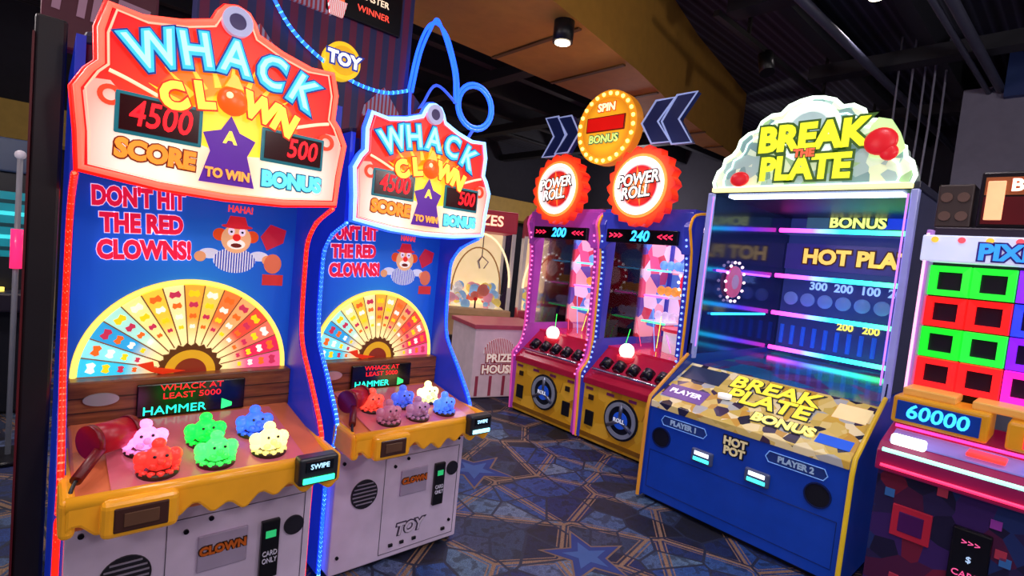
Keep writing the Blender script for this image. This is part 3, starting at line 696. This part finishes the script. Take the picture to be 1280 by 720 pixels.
prism(P, 'lane', [(.50, .90), (.50, .93), (2.0, .99), (2.05, .90)], -W+.025, W-.025, lane, 'yz')
bx = W-.03
box(P, 'back_board', -bx, bx, 2.06, 2.18, .7, 2.30, M('#34408c', .4, .42))
rb = rainbow('led_rainbow', 4.5, .75)
for k, z in enumerate((2.15, 1.73, 1.38, 1.05)):
    box(P, 'shelf_%d' % k, -bx, bx, 1.80+.03*k, 2.06, z-.03, z-.005, M('#4a5498', .3, .35))
    tube(P, 'shelf_led_%d' % k, [(-bx+.01, 1.79+.03*k, z-.01), (bx-.01, 1.79+.03*k, z-.01)], .019, rb)
for k, z in enumerate((1.70, 1.35)):
    tube(P, 'side_led_%d' % k, [(-bx+.005, .7, z), (-bx+.005, 1.7, z)], .010, M(['#a050ff', '#30c8ff'][k], .4, 2.5))
box(P, 'bonus_header', -.46, .30, 1.98, 2.06, 2.18, 2.30, M('#487088', .3, .5), .006)
otext(P, 'bonus_header_text', 'BONUS', -.05, 1.97, 2.235, .13, M('#e8f080', .4, 1.2), M('#204030', .4), o=.008, off=.005)
box(P, 'bonus_header_blue', .14, .46, 1.975, 1.98, 2.19, 2.29, M('#1838d0', .3, 1.0))
box(P, 'hot_plate_band', -bx, bx, 2.03, 2.06, 1.80, 2.04, M('#3c3488', .3, .55))
otext(P, 'hot_plate_text', 'HOT PLATE', .0, 2.02, 1.92, .18, M('#f8c860', .4, 1.1), M('#50281c', .4, .4), o=.012, off=.008)
blobs(P, 'plates_upper', [(-.5+.145*k, 1.95, 1.52, .062, .015, .062) for k in range(8)], M('#6a80d0', .3, .45), 3)
text(P, 'row_text_a', '300  200  100  200', 0, 2.04, 1.65, .10, M('#a0c8ff', .4, 1.0), off=.003)
text(P, 'row_text_b', '200   200', 0.05, 2.04, 1.31, .085, M('#f0e060', .4, 1.3), off=.003)
for k in range(13): tube(P, 'slat_%d' % k, [(-.58+.095*k, 2.05, 1.08), (-.58+.095*k, 2.05, 1.26)], .018, M('#2a58e0', .4, .6))
refl = empty('reflected_disc', (-W+.03, 1.0, 1.62), pi/2); refl.parent = P  # reflection on the side wall, modelled as a disc with bulbs
ringxz(refl, 'reflected_red', 0, 0, .06, .13, -.02, 0, M('#c85080', .3, .6)); disc(refl, 'reflected_white', 0, 0, .06, -.025, 0, M('#a880b0', .3, .6))
beads(refl, 'reflected_bulbs', [(p[0], -.02, p[1]) for p in circ(0, 0, .165, 32)], .074, .014, M('#ffd8f0', .4, 1.8), True)
box(P, 'roof', -W, W, .50, 2.2, 2.28, 2.33, M('#1c2038', .4), .008)
box(P, 'roof_fill_bar', -.55, .55, .60, .70, 2.262, 2.28, M('#c8d8ff', .4, 6))  # emissive bar added to fill the machine with light
# top sign
half = [(-.61, 2.31), (-.625, 2.36), (-.60, 2.44), (-.565, 2.47), (-.555, 2.53), (-.50, 2.56), (-.47, 2.60), (-.455, 2.66), (-.40, 2.705), (-.34, 2.72), (-.315, 2.78), (-.25, 2.82), (-.19, 2.82), (-.14, 2.87), (-.07, 2.895), (0, 2.905)]
cloud = half+[(-x, z) for x, z in reversed(half[:-1])]
prism(P, 'sign_can', cloud, .50, .62, M('#98a8a0', .4, .2), 'xz', .006)
c2 = lambda f: [((p[0])*f, 2.31+(p[1]-2.31)*f+.012*(1 if f < 1 else 0)) for p in cloud]
def signface():
    m, nt, b = newmat('sign_face_artwork')
    tc = nt.nodes.new('ShaderNodeTexCoord'); v = nt.nodes.new('ShaderNodeTexVoronoi'); v.inputs['Scale'].default_value = 13
    nt.links.new(tc.outputs['Object'], v.inputs['Vector'])
    sp = nt.nodes.new('ShaderNodeSeparateColor'); nt.links.new(v.outputs['Color'], sp.inputs[0])
    r = ramp(nt, [(0, '#a0b8b4'), (.25, '#d8e8c8'), (.45, '#789898'), (.65, '#e0ecc0'), (.85, '#98b888')], 'CONSTANT'); nt.links.new(sp.outputs[0], r.inputs[0])
    nt.links.new(r.outputs[0], b.inputs['Base Color']); nt.links.new(r.outputs[0], b.inputs['Emission Color']); b.inputs['Emission Strength'].default_value = .6
    return m
prism(P, 'sign_face', c2(.97), .492, .50, signface())
tube(P, 'sign_neon', [(p[0], .488, p[1]) for p in cloud], .012, M('#e8ffe8', .4, 2.4), True)
tube(P, 'sign_neon_inner', [(p[0], .486, p[1]) for p in c2(.88)], .006, M('#e0fff8', .4, 1.6), True)
box(P, 'sign_lip', -.62, .62, .46, .62, 2.285, 2.315, M('#fff098', .4, 1.5), .006)
ringxz(P, 'sign_plate', 0, 2.68, .13, .20, .484, .492, M('#e8f8f0', .3, .8)); disc(P, 'sign_plate_core', 0, 2.68, .13, .486, .492, M('#a8c0c0', .3, .8))
sy = M('#e8e828', .4, 1.0); sg = M('#406828', .4, .35)
otext(P, 'sign_break', 'BREAK', .02, .472, 2.635, .235, sy, sg, o=.016, off=.012, tilt=.0, sx=.95)
otext(P, 'sign_the', 'THE', .0, .462, 2.53, .07, M('#ff6040', .4, 1.0), sg, o=.006, off=.003)
otext(P, 'sign_plate_text', 'PLATE', .0, .472, 2.43, .215, sy, sg, o=.016, off=.010, sx=.95)
blobs(P, 'tomato_right', [(.43, .47, 2.57, .09, .03, .085), (.48, .47, 2.50, .05, .02, .05)], M('#d81c28', .35, .6), 3)
blobs(P, 'tomato_left', [(-.42, .47, 2.375, .07, .025, .055)], M('#d82028', .35, .6), 3)
prism(P, 'splash_right', [(.36, 2.66), (.40, 2.72), (.47, 2.70), (.52, 2.62), (.56, 2.52), (.50, 2.46), (.38, 2.48)], .474, .49, M('#c8f0a0', .35, .8))

# ------------------------------------------------------------------ PIXEL GRID MACHINE
G = empty('pixel_grid_arcade_machine', (3.2, .208, 0), -pi/2)
W = .445
pix = deckmat('pixel_artwork', ['#28204c', '#4a1a40', '#382060', '#1c1838', '#701c38', '#203068'], 9, .35, .1)
box(G, 'lower_cabinet', -W, W, .06, 1.1, .02, .78, pix, .006)
box(G, 'kick_plate', -W+.02, W-.02, .1, 1.05, 0, .02, M('#101014', .5))
prism(G, 'console', [(0, .76), (0, .86), (.05, .90), (.42, 1.02), (.45, 1.02), (.45, .76)], -W-.005, W+.005, M('#901850', .3, .22), 'yz', .008)
prism(G, 'console_pads', [(.055, .905), (.18, .945), (.18, .952), (.055, .912)], -W+.03, W-.03, M('#8070c0', .2, .5), 'yz')
tube(G, 'console_strip', [(-W+.02, -.008, .87), (W-.02, -.008, .87)], .010, M('#90ffd8', .4, 2.2))
tube(G, 'console_strip_pink', [(-W+.02, .20, .965), (W-.02, .20, .965)], .008, M('#ff3088', .4, 3.0))
tube(G, 'console_strip_low', [(-W+.02, -.008, .79), (W-.02, -.008, .79)], .008, M('#ff3060', .4, 2.0))
box(G, 'button_left', -.40, -.26, -.006, .05, .905, .955, M('#e8fff4', .3, 1.8), .01)
for k in range(3): box(G, 'button_%d' % k, -.12+.2*k, .02+.2*k, .06, .16, .93, .95, M(['#ff3838', '#38c8ff', '#ffd028'][k], .3, 1.2), .006)
gold = M('#c88a1c', .35, .25)
box(G, 'bonus_box', -.44, -.06, .14, .40, .99, 1.13, gold, .012)
box(G, 'bonus_display', -.42, -.09, .132, .14, 1.01, 1.11, M('#0a2a78', .3, .6), .003)
text(G, 'bonus_digits', '60000', -.255, .128, 1.06, .10, M('#38b8ff', .4, 1.7), off=.002, lean=.1)
box(G, 'side_box', 0.0, .38, .14, .40, .99, 1.12, gold, .012)
box(G, 'side_box_screen', .06, .20, .132, .14, 1.01, 1.09, M('#ff2838', .3, 1.4), .003)
for k in range(3):
    box(G, 'gold_step_%d' % k, -.42+.28*k, -.20+.28*k, .22, .42, 1.13, 1.17, M('#d8a050', .35, .3), .008)
box(G, 'side_left', -W, -W+.03, .36, 1.1, .78, 2.02, M('#a878c8', .35, .35), .006)
box(G, 'side_right', W-.03, W, .36, 1.1, .78, 2.02, M('#7a4ab0', .35, .3), .006)
tube(G, 'edge_light', [(-W+.01, .352, 1.0), (-W+.01, .352, 2.0)], .007, M('#ffb0d8', .4, 1.5))
box(G, 'grid_backing', -W+.03, W-.03, .46, 1.05, 1.1, 2.0, M('#0c0a14', .4))
cell = .176
cc = [['#20d830', '#20d830', '#7a20f0', '#ff2828', '#20e830'],
      ['#f01818', '#f01818', '#2838f0', '#20e830', '#ff2020'],
      ['#18d028', '#20e038', '#7818e0', '#ff2020', '#3048ff'],
      ['#f01c20', '#f01c20', '#f020b0', '#20e830', '#8a28ff']]
for r in range(4):
    for c in range(5):
        x0 = -W+.03+cell*c; x1 = min(x0+cell, W-.03)
        z1 = 1.835-.168*r; z0 = z1-.168
        if x1-x0 < .06: continue
        mt = M(cc[r][c], .3, 1.3)
        t = .036; g = .004
        o_ = [(x0+g, z0+g), (x1-g, z0+g), (x1-g, z1-g), (x0+g, z1-g)]
        i_ = [(x0+t, z0+t), (x1-t, z0+t), (x1-t, z1-t), (x0+t, z1-t)]
        v = [(p[0], .40, p[1]) for p in o_]+[(p[0], .405, p[1]) for p in i_]+[(p[0], .46, p[1]) for p in i_]+[(p[0], .46, p[1]) for p in o_]
        f = []
        for k in range(4):
            j = (k+1) % 4
            f += [(k, j, 4+j, 4+k), (4+k, 4+j, 8+j, 8+k), (k, j, 12+j, 12+k)]
        mesh(G, 'pixel_frame_%d_%d' % (r, c), v, f, mt)
        box(G, 'pixel_core_%d_%d' % (r, c), x0+t, x1-t, .44, .455, z0+t, z1-t, M('#201028', .3, .15))
box(G, 'title_panel', -W-.01, W+.01, .34, .46, 1.85, 1.99, M('#c8d0f0', .35, .7), .008)
otext(G, 'title_text', 'PIXEL CHASE', .10, .33, 1.905, .11, M('#3090e8', .4, 1.0), M('#38207a', .4, .4), o=.008, off=.005)
for k in range(8): disc(G, 'title_dot_%d' % k, -.40+.11*k, 1.965, .016, .332, .34, M('#e85060' if k % 2 else '#f0c040', .4, .8), 12)
box(G, 'top_box', -W+.02, W, .40, 1.0, 1.99, 2.04, M('#241830', .4), .008)
box(G, 'topper_screen', -.26, .42, .42, .55, 2.04, 2.33, M('#150c18', .3), .01)
box(G, 'topper_strip', -.24, .40, .414, .42, 2.21, 2.30, M('#8a4828', .3, .6))
otext(G, 'topper_bonus', 'BONUS', .0, .408, 2.255, .085, M('#ffe8d0', .4, 1.3), M('#a03010', .4, .5), o=.005, off=.003)
box(G, 'topper_red', -.24, .40, .414, .42, 2.06, 2.20, M('#4a0810', .3, .5))
text(G, 'topper_digits', '50000', .12, .408, 2.13, .13, M('#ff3820', .4, 1.8), off=.003)
box(G, 'topper_icon', -.23, -.16, .405, .414, 2.08, 2.28, M('#ffb080', .3, 1.0), .01)
box(G, 'topper_speaker_box', -.43, -.28, .42, .60, 2.04, 2.27, M('#3a2c2c', .5), .008)
for k in range(4): disc(G, 'topper_speaker_%d' % k, -.39+.07*(k % 2), 2.10+.10*(k//2), .026, .412, .42, M('#6a5048', .4), 16)
box(G, 'bill_reader', -.12, .02, .03, .07, .25, .60, M('#0c0c14', .3), .008)
for k in range(4): text(G, 'bill_icons_%d' % k, ['>>>', '$', 'CARD', '[]'][k], -.05, .026, .54-.075*k, .04, M('#b8d8ff' if k % 2 else '#ff60a0', .4, .7))
box(G, 'red_label', -.36, -.20, .05, .065, .44, .60, M('#a01c34', .35, .3), .004)
box(G, 'red_label_inner', -.33, -.23, .045, .052, .47, .57, M('#401050', .35, .2), .004)
box(G, 'coin_plate', .14, .34, .045, .065, .40, .56, M('#3858c0', .35, .4), .004)
for k in range(14):
    x = -.42+random.random()*.84; z = .08+random.random()*.66
    box(G, 'pixel_decal_%d' % k, x-.02, x+.02, .052, .062, z-.02, z+.02, M(random.choice(['#a03048', '#a85838', '#3060a0', '#803090']), .4, .25))

# ------------------------------------------------------------------ TENT MARQUEE MACHINE behind the hammer games
T = empty('circus_tent_arcade_machine', (1.30, 3.2, 0))
box(T, 'cabinet', -.75, .75, .05, 1.3, .02, 2.2, M('#1c1838', .4), .01)
box(T, 'kick_plate', -.72, .72, .08, 1.27, 0, .02, M('#0c0c10', .4))
tent = stripes('tent_stripes', '#58183a', '#24244e', 3.5, 'X', .5, .35)
prism(T, 'tent_panel', [(-.75, 2.2), (.75, 2.2), (.62, 2.62), (.50, 2.72), (.50, 3.3), (.0, 3.5), (-.55, 3.3), (-.75, 2.9)], .06, .2, tent)
box(T, 'prize_screen', -.10, .40, .03, .06, 3.0, 3.35, M('#0e0c18', .3), .01)
for k, (t, c) in enumerate((('JACKPOT', '#ff8a30'), ('MASTER', '#ffe0c0'), ('WINNER', '#ff5040'))):
    text(T, 'screen_text_%d' % k, t, .20, .026, 3.24-.08*k, .055, M(c, .4, 1.1))
blobs(T, 'popcorn', [(-.04, .03, 3.08, .05, .02, .05), (-.02, .03, 3.16, .04, .02, .04), (-.06, .03, 3.12, .035, .02, .04)], M('#ff7040', .4, .8), 2)
prism(T, 'popcorn_cup', [(-.08, 2.98), (.0, 2.98), (.02, 3.07), (-.10, 3.07)], .01, .03, stripes('cup', '#e03040', '#f0e8e8', 40, 'X', .5, .7))
disc(T, 'round_badge', .01, 2.72, .11, -.02, .05, M('#f0c020', .35, .95), 36)
disc(T, 'round_badge_core', .01, 2.72, .085, -.028, -.02, M('#e0a818', .35, .9), 36)
otext(T, 'round_badge_text', 'TOY', .01, -.035, 2.72, .10, M('#fff8e0', .4, 1.3), M('#2038a0', .4, .7), o=.010, off=.004)
for k, (x, z) in enumerate(((-.45, 2.65), (-.25, 2.48), (.32, 2.52), (-.2, 3.1))):
    prism(T, 'mini_tent_%d' % k, [(x-.14, z-.12), (x+.14, z-.12), (x+.12, z), (x, z+.14), (x-.12, z)], .04, .06, stripes('mini_tent_%d' % k, '#902838', '#8880a0', 12, 'X', .5, .4))
bl = M('#1c50ff', .4, 3.2)
swag = smoothpath([(-.55, .02, 3.25), (-.42, .02, 2.98), (-.25, .02, 2.78), (0.05, .02, 2.64), (.3, .02, 2.62), (.48, .02, 2.68)], 8)
tube(T, 'swag_tube', swag, .011, M('#2868ff', .4, 1.8)); beads(T, 'swag_beads', swag, .035, .013, M('#50d8ff', .4, 2.5))
for dx in (-.014, .014):
    tube(T, 'neon_arch', smoothpath([(.50+dx, .02, 2.68), (.54+dx, .02, 2.95), (.60+dx, .02, 3.13), (.66, .02, 3.20+dx), (.74-dx, .02, 3.13), (.82-dx, .02, 2.98), (.86-dx, .02, 2.86), (.88-dx, .02, 2.70)], 8), .011, bl)
for dr in (.143, .168):
    tube(T, 'neon_loop', [(1.05+dr*math.cos(a/24*2*pi), .02, 2.72+dr*math.sin(a/24*2*pi)) for a in range(24)], .011, bl, True)
tube(T, 'neon_stem', smoothpath([(.50, .02, 2.68), (.52, .02, 2.5), (.6, .02, 2.62), (.70, .02, 2.78), (.88, .02, 2.70)], 6), .010, M('#2a48c8', .4, 2))
tube(T, 'neon_stem_b', smoothpath([(.75, .06, 2.2), (.95, .02, 2.4), (1.05, .02, 2.555)], 6), .012, M('#2a48c8', .4, 2))

# dark neighbour cabinet, left of the hammer games
D = empty('dark_arcade_cabinet', (0, 2.25, 0))
box(D, 'body', -.046, .034, .05, 1.0, .02, 2.26, M('#1d1920', .4), .01)
box(D, 'base', -.04, .03, .08, .95, 0, .02, M('#0a0a0c', .5))
box(D, 'edge_trim', -.05, -.044, .04, .06, .1, 2.2, M('#4a1018', .4, .3))
box(D, 'sign_board', -.04, .32, .45, .52, 2.26, 2.62, M('#4a1428', .4, .25), .01)
text(D, 'sign_letters', 'TILT', .12, .445, 2.44, .17, M('#906a80', .4, .4), off=.004, tilt=.1)

# far-left cabinet with cyan screens
F = empty('video_arcade_cabinet', (-.40, 5.6, 0))
box(F, 'body', -.4, .35, 0, .8, .02, 1.9, M('#181c28', .4), .01)
box(F, 'base', -.38, .33, .03, .77, 0, .02, M('#0a0a0c', .5))
box(F, 'screen', -.34, .30, -.02, 0, 1.25, 1.75, M('#107888', .3, .8), .01)
for k in range(5): box(F, 'screen_row_%d' % k, -.32, .28, -.025, -.02, 1.3+.09*k, 1.33+.09*k, M('#40e0e8' if k % 2 else '#083038', .3, .9))
box(F, 'console', -.4, .35, -.25, 0, .85, 1.0, M('#2a2438', .4), .02)
for k in range(4): cyl(F, 'button_%d' % k, (-.2+.12*k, -.15, 1.0), (-.2+.12*k, -.15, 1.03), .03, M(['#ff3060', '#40ff80', '#60a0ff', '#ffe060'][k], .4, 1.5), 14)
box(F, 'marquee', -.4, .35, -.05, .1, 1.9, 2.15, M('#303c58', .4, .4), .01)
S = empty('queue_post', (-.13, 4.6, 0))
cyl(S, 'base', (0, 0, 0), (0, 0, .03), .16, M('#1a1a20', .3), 24); cyl(S, 'pole', (0, 0, .03), (0, 0, 1.95), .015, M('#8a8a98', .3, .1), 14)
cyl(S, 'glow_band', (0, 0, 1.25), (0, 0, 1.5), .03, M('#ff2868', .3, 1.4), 16); blobs(S, 'finial', [(0, 0, 1.97, .03)], M('#c8c0d0', .3, .3), 2)

# ------------------------------------------------------------------ CLAW MACHINES in the background
def claw(loc, rz, col, inner, marq):
    E = empty('claw_machine', loc, rz)
    c = M(col, .4, .15); W = .5
    box(E, 'base_cabinet', -W, W, 0, .95, .02, .82, c, .01)
    box(E, 'kick_plate', -W+.03, W-.03, .03, .9, 0, .02, M('#0c0c10', .5))
    box(E, 'prize_chute', -.38, -.08, -.02, 0, .18, .48, M('#15151c', .3), .01)
    box(E, 'control_shelf', -W, W, -.16, .0, .78, .88, c, .02)
    cyl(E, 'joystick', (0, -.08, .88), (0, -.08, 1.0), .012, M('#202020', .3), 10); blobs(E, 'joystick_ball', [(0, -.08, 1.01, .03)], M('#e02020', .3, .3), 2)
    for x in (-W, W-.05):
        for y in (0, .90): box(E, 'post', x, x+.05, y, y+.05, .82, 1.95, M('#c8c4c0', .4, .25))
    box(E, 'glass_front', -W+.05, W-.05, .01, .018, .82, 1.95, GLASS)
    box(E, 'inner_back', -W+.05, W-.05, .88, .90, .82, 1.95, M(inner, .4, .85))
    box(E, 'inner_floor', -W+.05, W-.05, .05, .88, .82, .86, M(inner, .4, .5))
    blobs(E, 'plush_prizes', [(random.uniform(-.38, .38), random.uniform(.15, .8), .90+random.uniform(0, .24), random.uniform(.06, .1)) for _ in range(36)], deckmat('plush', ['#e8a0b0', '#f0d870', '#90c0e8', '#e8e4e0', '#d07060'], 6, .8, .4), 2)
    cyl(E, 'claw_cable', (.1, .45, 1.9), (.1, .45, 1.6), .008, M('#888888', .3), 8)
    for k in range(3):
        a = k*2*pi/3
        tube(E, 'claw_finger_%d' % k, [(.1, .45, 1.6), (.1+.1*math.cos(a), .45+.1*math.sin(a), 1.52), (.1+.04*math.cos(a), .45+.04*math.sin(a), 1.42)], .009, M('#c0c0c8', .3, 0, .8))
    box(E, 'marquee', -W, W, -.03, .95, 1.95, 2.25, M(marq, .4, .5), .02)
    otext(E, 'marquee_text', 'PRIZES', 0, -.036, 2.10, .2, M('#ffe8c0', .4, 1.0), M('#c02830', .4, .5), o=.008, off=.004)
    tube(E, 'arch_light', [(p[0], -.02, p[1]) for p in circ(0, 1.2, .46, 20, .72, 0, pi)], .014, M('#ffe0b0', .4, 1.3))
    tube(E, 'arch_light_b', [(p[0], -.02, p[1]) for p in circ(0, 1.1, .34, 20, .62, 0, pi)], .010, M('#a87840', .4, .5))
claw((4.50, 5.75, 0), -.55, '#c8a070', '#f8e0a8', '#9a2838')
claw((5.55, 5.25, 0), -.7, '#c04050', '#ffdca0', '#7a2434')
claw((3.45, 6.35, 0), -.4, '#b83a50', '#fff0c8', '#9a2838')
claw((7.2, 4.3, 0), -.9, '#a04070', '#ffd0e0', '#5a1a50')
claw((2.0, 7.6, 0), -.1, '#a04070', '#ffe8d0', '#5a1a50')

# striped prize booth box
Q = empty('striped_prize_box', (3.62, 4.55, 0), -.25)
box(Q, 'box', 0, .9, 0, .7, .01, .82, M('#e0c8d0', .5, .15), .01)
box(Q, 'rim', -.02, .92, -.02, .72, .80, .85, M('#a84858', .4, .2), .006)
prism(Q, 'arch_awning', circ(.32, .52, .20, 16, .18, 0, pi), -.015, 0, stripes('awning', '#b82838', '#e8e0e0', 14, 'X', .5, .2))
for k in range(5): box(Q, 'stripe_%d' % k, .05+.17*k, .085+.17*k, -.006, 0, .03, .26, M('#a84058', .5, .1))
otext(Q, 'box_text', 'PRIZE\nHOUSE', .32, -.012, .40, .13, M('#f8e8d8', .4, .4), M('#8a2038', .4, .2), o=.012, off=.004)
box(Q, 'foot', .02, .88, .02, .68, 0, .01, M('#15151a', .5))

# ------------------------------------------------------------------ camera
cam = bpy.data.cameras.new('camera'); co = bpy.data.objects.new('camera', cam); scene.collection.objects.link(co)
cam.sensor_width = 36; cam.lens = 36*654/1280; cam.clip_start = .05
p, r, az = math.radians(3.5), math.radians(5.8), math.radians(48)
Dv = Vector((math.cos(az)*math.cos(p), math.sin(az)*math.cos(p), -math.sin(p)))
R0 = Vector((math.sin(az), -math.cos(az), 0)); U0 = R0.cross(Dv)
Rv = R0*math.cos(r)+U0*math.sin(r); Uv = U0*math.cos(r)-R0*math.sin(r)
m = Matrix((( Rv.x, Uv.x, -Dv.x), (Rv.y, Uv.y, -Dv.y), (Rv.z, Uv.z, -Dv.z))).to_4x4()
m.translation = (0, 0, 1.65)
co.matrix_world = m
scene.camera = co
w = bpy.data.worlds.new('world'); scene.world = w; w.use_nodes = True
w.node_tree.nodes['Background'].inputs[0].default_value = (.05, .05, .08, 1); w.node_tree.nodes['Background'].inputs[1].default_value = .5
